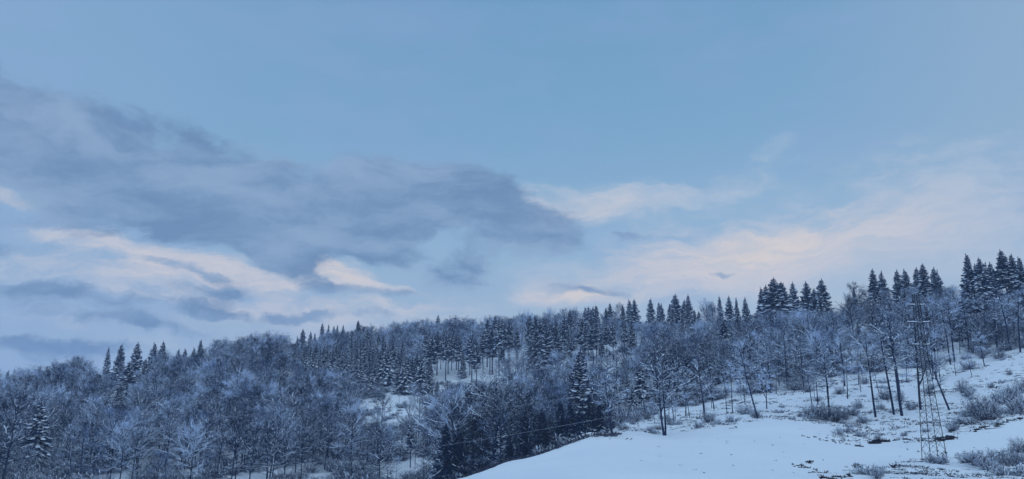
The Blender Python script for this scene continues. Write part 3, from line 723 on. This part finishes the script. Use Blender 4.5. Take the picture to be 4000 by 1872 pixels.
run(2370, 1716, 2480, 1720, 6, .12, .3, 3); run(2720, 1640, 2760, 1636, 7, .2, .45, 3); run(2850, 1678, 2900, 1670, 5, .15, .35, 3); run(3130, 1700, 3330, 1735, 14, .2, .5, 10)
run(3540, 1760, 3860, 1800, 12, .15, .35, 12); run(3850, 1790, 3990, 1755, 14, .2, .5, 8); run(3700, 1560, 3990, 1640, 26, .25, .6, 40)
tag(obj('dirt_bank', eb.mesh('dirt_bank', [M['earth']])), 'dark clods of bare earth along the edge of the field', 'dirt', None, 'stuff')

# the brush line along the crest of the field
random.seed(44); bm = MB()
for i in range(420):
    px = random.uniform(1840, 2420); py = np.interp(px, FE_PX, FE_PY) + random.uniform(-14, 2)
    az, te = azte(px, py); r = np.interp(px, [1770, 2000, 2300, 2420], [122, 132, 143, 152]) + random.uniform(0, 5)
    x, y = r * math.sin(az), r * math.cos(az); tuft(x, y, ground(az, r), random.uniform(.4, 1.2))
tag(obj('crest_brush', bm.mesh('crest_brush', [M['shrub']])), 'fine dead weeds along the crest of the snow field', 'weeds', None, 'stuff')

# ------------------------------------------------------------------ lattice pylon and its cables
az, r = hit(3652, 1808, 80); PX, PY = r * math.sin(az), r * math.cos(az); PZ = ground(az, r)
aztop, tetop = azte(3558, 1150)
PH = tetop * r - PZ
pyl = bpy.data.objects.new('lattice_pylon', None); C.objects.link(pyl); pyl.location = (PX, PY, PZ); pyl.rotation_euler = (0, 0, R(28) - az)
tag(pyl, 'tall grey lattice power pylon standing on the snowy slope', 'pylon')
def half(z): return np.interp(z / PH, [0, .62, 1], [1.18, .52, .30])
corn = [(-1, -1), (1, -1), (1, 1), (-1, 1)]
levels = [0.0]
while levels[-1] < PH - .6: levels.append(levels[-1] + half(levels[-1]) * 1.55)
levels[-1] = PH
for cx, cy in corn:
    b_ = MB(); zz = [-.6] + levels; b_.tube([(cx * half(max(0, z)), cy * half(max(0, z)), z) for z in zz], .052, 4)
    obj('leg', b_.mesh('pylon_leg', [M['steel']]), pyl)
for k in range(4):
    b_ = MB(); c0, c1 = corn[k], corn[(k + 1) % 4]
    for i, (z0, z1) in enumerate(zip(levels[:-1], levels[1:])):
        a0, a1 = half(z0), half(z1)
        b_.tube([(c0[0] * a0, c0[1] * a0, z0), (c1[0] * a1, c1[1] * a1, z1)], .023, 3)
        b_.tube([(c1[0] * a0, c1[1] * a0, z0), (c0[0] * a1, c0[1] * a1, z1)], .023, 3)
        if i % 3 == 0 and i: b_.tube([(c0[0] * a0, c0[1] * a0, z0), (c1[0] * a0, c1[1] * a0, z0)], .023, 3)
    obj('bracing', b_.mesh('pylon_bracing', [M['steel']]), pyl)
inv = pyl.rotation_euler.to_matrix().inverted()
ARMS = []
for (ypx, half_l) in [(1194, 1.15), (1262, 1.6), (1350, 1.25)]:
    z = azte(3575, ypx)[1] * r - PZ
    b_ = MB(); a = half(z)
    for sx in (-1, 1):
        tip = (sx * half_l, 0, z + .1)
        for cy in (-1, 1):
            b_.tube([(sx * a, cy * a, z), tip], .05, 4); b_.tube([(sx * a, cy * a, z + .7), tip], .04, 4)
    s_ = MB()
    for sx in (-1, 1):
        s_.tube([(sx * a, -a, z + .12), (sx * half_l, 0, z + .2)], .075, 4); s_.tube([(sx * a, a, z + .12), (sx * half_l, 0, z + .2)], .075, 4)
    ao = obj('cross_arm', join(b_, s_).mesh('pylon_arm', [M['steel'], M['snow_load']]), pyl)
    for sx in (-1, 1):
        ins = MB(); ins.tube([(sx * half_l, 0, z + .05), (sx * half_l, 0, z - .55)], [.05, .05], 6)
        for q in range(4): ins.tube([(sx * half_l, 0, z - .1 - q * .11), (sx * half_l, 0, z - .14 - q * .11)], [.03, .11], 8)
        obj('insulator', ins.mesh('insulator', [M['insulator']]), ao)
        p_ = pyl.matrix_basis @ Vector((sx * half_l, 0, z - .55)); ARMS.append(p_)
cfoot = MB()
for cx, cy in corn:
    a = half(0); cfoot.tube([(cx * a, cy * a, -.6), (cx * a, cy * a, .18)], [.28, .24], 8)
obj('footing', cfoot.mesh('pylon_footing', [M['cable']]), pyl)
# cables run off to the left across the valley
def cable(A, targets, label):
    """parabola from A to an end far left that passes the two given view points"""
    azE = azte(-900, 1700)[0]; rE = 300.0
    E = Vector((rE * math.sin(azE), rE * math.cos(azE), 0))
    rows = []
    for (px, py) in targets:
        azp, te = azte(px, py)
        # point of the plan line at this bearing
        dx, dy = E.x - A.x, E.y - A.y; s, c = math.sin(azp), math.cos(azp)
        t = -(A.x * c - A.y * s) / (dx * c - dy * s)
        X, Y = A.x + dx * t, A.y + dy * t; rows.append((t, te * math.hypot(X, Y)))
    (t1, z1), (t2, z2) = rows
    # z = A.z + b t + c t^2
    m_ = np.linalg.solve(np.array([[t1, t1 * t1], [t2, t2 * t2]]), np.array([z1 - A.z, z2 - A.z]))
    pts = []
    for i in range(61):
        t = i / 60; pts.append((A.x + (E.x - A.x) * t, A.y + (E.y - A.y) * t, A.z + m_[0] * t + m_[1] * t * t))
    b_ = MB(); b_.tube(pts, .021, 4)
    tag(obj('power_cable', b_.mesh('power_cable', [M['cable']])), label, 'cable', 'power cables strung from the pylon')
ARMS_s = sorted(ARMS, key=lambda v: -v.z)
cable(ARMS_s[0], [(1689, 1509), (1000, 1615)], 'uppermost power cable running left from the pylon across the hillside')
cable(ARMS_s[2], [(2000, 1590), (1000, 1700)], 'middle power cable running left from the pylon across the hillside')
cable(ARMS_s[4], [(2361, 1633), (1120, 1818)], 'lowest power cable running left from the pylon past the field crest')

# ------------------------------------------------------------------ haze
def box_mesh(name, x0, x1, y0, y1, z0, z1):
    me = bpy.data.meshes.new(name)
    v = [(x, y, z) for x in (x0, x1) for y in (y0, y1) for z in (z0, z1)]
    me.from_pydata(v, [], [(0, 1, 3, 2), (4, 6, 7, 5), (0, 4, 5, 1), (2, 3, 7, 6), (0, 2, 6, 4), (1, 5, 7, 3)]); me.update(); return me
HAZE = True
if HAZE:
    hm = bpy.data.materials.new('haze'); hm.use_nodes = True; nt = hm.node_tree; nt.nodes.clear()
    o_ = nt.nodes.new('ShaderNodeOutputMaterial'); v_ = nt.nodes.new('ShaderNodeVolumePrincipled')
    v_.inputs['Color'].default_value = (.50, .66, 1.0, 1); v_.inputs['Density'].default_value = .00022; v_.inputs['Anisotropy'].default_value = 0.0
    nt.links.new(v_.outputs['Volume'], o_.inputs['Volume'])
    zmin = min(v[2] for v in gv) - 1
    me = box_mesh('haze', -5100, 5100, -5100, 5100, zmin, 115); me.materials.append(hm)
    tag(obj('haze', me), 'thin blue evening haze over the valley', 'haze', None, 'stuff')

# ------------------------------------------------------------------ sky
SUN_EL, SUN_AZ = R(4), R(24)
w = bpy.data.worlds.new('World'); SC.world = w; w.use_nodes = True; nt = w.node_tree; L = nt.links
bg = nt.nodes['Background']
def math_(op, a, b_=None, c_=None, clamp=False):
    n = nt.nodes.new('ShaderNodeMath'); n.operation = op; n.use_clamp = clamp
    for i, q in enumerate((a, b_, c_)):
        if q is None: continue
        if isinstance(q, (int, float)): n.inputs[i].default_value = q
        else: L.new(q, n.inputs[i])
    return n.outputs[0]
def maprange(v, a, b_, c_=0.0, d=1.0, smooth=True):
    n = nt.nodes.new('ShaderNodeMapRange'); n.interpolation_type = 'SMOOTHSTEP' if smooth else 'LINEAR'
    L.new(v, n.inputs['Value'])
    for nm, q in (('From Min', a), ('From Max', b_), ('To Min', c_), ('To Max', d)): n.inputs[nm].default_value = q
    return n.outputs['Result']
def mix(f, a, b_):
    n = nt.nodes.new('ShaderNodeMix'); n.data_type = 'RGBA'
    if isinstance(f, (int, float)): n.inputs['Factor'].default_value = f
    else: L.new(f, n.inputs['Factor'])
    for k, q in ((6, a), (7, b_)):
        if isinstance(q, tuple): n.inputs[k].default_value = (*q, 1)
        else: L.new(q, n.inputs[k])
    return n.outputs[2]
def srgb(r_, g_, b_):
    f = lambda c: ((c / 255 + .055) / 1.055) ** 2.4 if c > 10 else c / 255 / 12.92
    return (f(r_), f(g_), f(b_))
tc = nt.nodes.new('ShaderNodeTexCoord'); sx = nt.nodes.new('ShaderNodeSeparateXYZ'); L.new(tc.outputs['Generated'], sx.inputs[0])
AZ = math_('MULTIPLY', math_('ARCTAN2', sx.outputs[0], sx.outputs[1]), 180 / math.pi)
EL = math_('MULTIPLY', math_('ARCSINE', sx.outputs[2]), 180 / math.pi)
cb = nt.nodes.new('ShaderNodeCombineXYZ'); L.new(AZ, cb.inputs[0]); L.new(EL, cb.inputs[1]); UV = cb.outputs[0]
def noise(vec, scale, detail=4, rough=.55, col=False, stretch=None, rot=0, off=0):
    if stretch or rot:
        mp = nt.nodes.new('ShaderNodeMapping'); mp.inputs['Scale'].default_value = stretch or (1, 1, 1); mp.inputs['Rotation'].default_value = (0, 0, rot); mp.inputs['Location'].default_value = (off, off, off)
        L.new(vec, mp.inputs['Vector']); vec = mp.outputs[0]
    n = nt.nodes.new('ShaderNodeTexNoise'); n.inputs['Scale'].default_value = scale; n.inputs['Detail'].default_value = detail; n.inputs['Roughness'].default_value = rough
    L.new(vec, n.inputs['Vector']); return n.outputs['Color' if col else 'Fac']
def warp(vec, amt, scale, detail, st=(1, 1, 1)):
    c_ = noise(vec, scale, detail, .6, True, st)
    s1 = nt.nodes.new('ShaderNodeVectorMath'); s1.operation = 'SUBTRACT'; L.new(c_, s1.inputs[0]); s1.inputs[1].default_value = (.5, .5, .5)
    s2 = nt.nodes.new('ShaderNodeVectorMath'); s2.operation = 'MULTIPLY_ADD'; L.new(s1.outputs[0], s2.inputs[0]); s2.inputs[1].default_value = amt; L.new(vec, s2.inputs[2])
    return s2.outputs[0]
UVW = warp(UV, (7.0, 4.6, 0), .12, 6, (.8, 1.3, 1))
def blobs(lst, vec):
    """lst: (x, y, rx, ry, rot_deg, strength) measured on the 2576 px wide view"""
    tot = None
    for (x, y, rx, ry, rot, st) in lst:
        k = 4000 / 2576.0
        a0, e0 = azte(x * k, y * k); a1, _ = azte((x + rx) * k, y * k); _, e1 = azte(x * k, (y - ry) * k)
        mp = nt.nodes.new('ShaderNodeMapping'); mp.vector_type = 'TEXTURE'
        mp.inputs['Location'].default_value = (math.degrees(a0), math.degrees(math.atan(e0)), 0)
        mp.inputs['Rotation'].default_value = (0, 0, -R(rot)); mp.inputs['Scale'].default_value = (math.degrees(a1 - a0), math.degrees(math.atan(e1) - math.atan(e0)), 1)
        L.new(vec, mp.inputs['Vector'])
        ln = nt.nodes.new('ShaderNodeVectorMath'); ln.operation = 'LENGTH'; L.new(mp.outputs[0], ln.inputs[0])
        v = maprange(ln.outputs['Value'], .1, 1.7, st, 0.0)
        tot = v if tot is None else math_('ADD', tot, v)
    return tot
def shape(v, fb, amt, lo, hi):
    env = math_('MINIMUM', math_('MULTIPLY', v, 2.2), 1.0)
    return maprange(math_('ADD', v, math_('MULTIPLY', env, math_('MULTIPLY', math_('SUBTRACT', fb, .5), amt))), lo, hi)
# clear sky: Nishita blended with a measured dusk gradient
sk = nt.nodes.new('ShaderNodeTexSky'); sk.sky_type = 'NISHITA'; sk.sun_disc = False; sk.sun_elevation = SUN_EL; sk.sun_rotation = SUN_AZ
sk.altitude = 400; sk.air_density = 1.0; sk.dust_density = .6; sk.ozone_density = 3.0
sc_ = nt.nodes.new('ShaderNodeVectorMath'); sc_.operation = 'SCALE'; sc_.inputs['Scale'].default_value = .10; L.new(sk.outputs[0], sc_.inputs[0])
rp = nt.nodes.new('ShaderNodeValToRGB'); e = rp.color_ramp.elements
stops = [(0.0, srgb(164, 186, 208)), (.07, srgb(165, 188, 211)), (.14, srgb(148, 182, 213)), (.22, srgb(127, 171, 206)), (.33, srgb(116, 162, 200)), (.50, srgb(120, 162, 204)), (1.0, srgb(132, 170, 212))]
while len(e) < len(stops): e.new(.5)
for k, (p_, c_) in enumerate(stops): e[k].position = p_; e[k].color = (*c_, 1)
L.new(math_('DIVIDE', EL, 90.0), rp.inputs['Fac'])
base = mix(.12, rp.outputs[0], sc_.outputs[0])
# broad tone changes: paler lilac at upper left, pale right edge
left = maprange(AZ, -5, -38); right = maprange(AZ, 18, 40)
base = mix(math_('MULTIPLY', left, .55), base, srgb(140, 171, 208)); base = mix(math_('MULTIPLY', right, .6), base, srgb(154, 177, 203))
veil = noise(UV, .10, 4, .6, False, (.5, 1.4, 1), .3)
base = mix(math_('MULTIPLY', maprange(veil, .42, .7), .35), base, srgb(140, 165, 208))
# thin bright cloud, lit from below the horizon
fb1 = noise(UVW, .35, 6, .62, False, (.45, 1.5, 1), -.12)
fb2 = noise(UVW, .9, 5, .6, False, (.5, 1.4, 1), .1, 7)
bright = [(430, 650, 230, 38, 15, .75), (640, 700, 230, 38, 6, .8), (840, 690, 100, 44, 20, .85), (960, 728, 90, 12, 6, .9), (60, 490, 130, 20, 4, .8), (190, 600, 170, 36, 10, .7), (250, 690, 260, 40, 6, .7),
          (1345, 735, 55, 32, 0, .9), (1465, 742, 60, 20, 8, .9), (1480, 515, 230, 46, -8, 1.0), (1650, 485, 280, 34, -6, .8), (1330, 480, 90, 30, -10, .6), (1750, 620, 420, 80, -5, .65), (1900, 640, 190, 55, -8, .8), (2150, 580, 420, 70, -6, .6),
          (2480, 500, 300, 110, -8, .8), (1700, 710, 400, 70, 0, .75), (1250, 800, 400, 50, 0, .4), (1950, 375, 70, 30, -20, .5), (2250, 430, 330, 60, -15, .55), (1850, 470, 300, 40, -10, .4), (2100, 700, 400, 60, 0, .6), (2450, 640, 340, 90, 0, .8),
          (560, 735, 620, 80, 4, .28), (330, 865, 150, 18, 0, .8), (520, 775, 260, 18, 3, .7), (950, 780, 200, 18, 0, .5), (700, 830, 380, 40, 0, .6), (120, 790, 200, 20, 4, .5)]
bm_ = shape(blobs(bright, UVW), math_('ADD', math_('MULTIPLY', fb1, .6), math_('MULTIPLY', fb2, .4)), 4.2, .1, 1.35)
warmth = blobs([(1850, 650, 420, 100, -5, .9), (600, 700, 600, 100, 6, .8), (1440, 735, 130, 30, 0, .8), (1450, 520, 250, 50, -5, .5), (60, 490, 150, 30, 0, .4), (2400, 560, 400, 120, 0, .25)], UVW)
fine = noise(UVW, 1.3, 6, .68, False, (.3, 1.5, 1), -.15, 21)
bm_ = math_('MULTIPLY', bm_, maprange(fine, .34, .62, .68, 1.05))
warmc = mix(maprange(warmth, 0, .9), srgb(172, 190, 211), srgb(207, 204, 209))
warmc = mix(maprange(blobs([(1890, 625, 200, 42, -8, .9), (830, 690, 110, 36, 10, .6), (1450, 738, 70, 24, 0, .7)], UVW), .1, .9, 0, .7), warmc, srgb(221, 210, 204))
sky = mix(math_('MULTIPLY', bm_, .9), base, warmc)
# dark cloud bank
dark = [(60, 305, 230, 70, 14, 1.0), (330, 370, 300, 95, 20, .8), (580, 400, 150, 85, 25, .95), (420, 500, 380, 100, 6, 1.0), (650, 570, 300, 80, 14, 1.0), (690, 650, 120, 42, 35, .9),
        (950, 490, 290, 85, 0, 1.0), (1100, 440, 190, 52, 4, .9), (1180, 540, 270, 75, 6, 1.0), (1370, 590, 90, 55, 0, .9), (950, 625, 130, 40, 6, .9), (200, 460, 280, 60, 6, .6), (120, 560, 200, 50, 8, .55),
        (500, 690, 140, 17, 13, 1.0), (250, 755, 420, 32, 3, .75), (30, 700, 150, 26, 8, .8), (900, 745, 160, 18, -2, .7), (1490, 728, 100, 17, 6, .9), (1812, 688, 52, 9, 0, .9), (1590, 592, 66, 18, -4, .65),
        (1150, 690, 130, 46, 8, .6), (1260, 640, 110, 36, 0, .6), (320, 815, 260, 18, 5, .8), (150, 850, 220, 16, 3, .6), (760, 800, 260, 14, -2, .7), (560, 745, 160, 16, 4, .7), (60, 620, 110, 24, 4, .6), (60, 860, 300, 30, 0, .45)]
fb3 = noise(UVW, .30, 6, .6, False, (.7, 1.3, 1), -.15, 3)
dm = shape(blobs(dark, UVW), fb3, 2.6, .30, 1.0)
dcol = mix(maprange(noise(UVW, .22, 5, .6, False, (.5, 1.5, 1), -.2, 11), .35, .68), srgb(106, 137, 175), srgb(140, 167, 198))
sky = mix(math_('MULTIPLY', dm, .92), sky, dcol)
# unclouded sky behind and above the camera, brightness added to light snow and trees
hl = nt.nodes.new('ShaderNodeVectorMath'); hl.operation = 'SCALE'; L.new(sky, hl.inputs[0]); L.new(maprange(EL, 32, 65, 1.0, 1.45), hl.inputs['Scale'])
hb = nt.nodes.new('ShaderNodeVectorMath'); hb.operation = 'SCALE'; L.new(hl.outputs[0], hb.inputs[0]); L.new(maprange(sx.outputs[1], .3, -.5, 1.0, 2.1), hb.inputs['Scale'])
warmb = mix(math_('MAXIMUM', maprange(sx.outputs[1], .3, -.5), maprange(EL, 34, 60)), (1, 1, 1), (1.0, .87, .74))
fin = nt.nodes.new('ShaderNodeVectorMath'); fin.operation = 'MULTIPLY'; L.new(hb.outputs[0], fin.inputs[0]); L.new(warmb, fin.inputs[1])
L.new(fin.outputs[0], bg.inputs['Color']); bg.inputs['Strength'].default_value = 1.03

sun = bpy.data.lights.new('sun', 'SUN'); sun.energy = .12; sun.angle = R(14); sun.color = (1, .88, .8)
so = bpy.data.objects.new('sun', sun); C.objects.link(so)
d = -Vector((math.sin(SUN_AZ) * math.cos(SUN_EL), math.cos(SUN_AZ) * math.cos(SUN_EL), math.sin(SUN_EL)))
so.rotation_euler = d.to_track_quat('-Z', 'Y').to_euler()

SC.view_settings.view_transform = 'Standard'; SC.view_settings.look = 'None'; SC.view_settings.exposure = 0; SC.view_settings.gamma = 1
SC.render.engine = 'CYCLES'
SC.cycles.max_bounces = 5; SC.cycles.diffuse_bounces = 3; SC.cycles.volume_bounces = 1; SC.cycles.transparent_max_bounces = 4
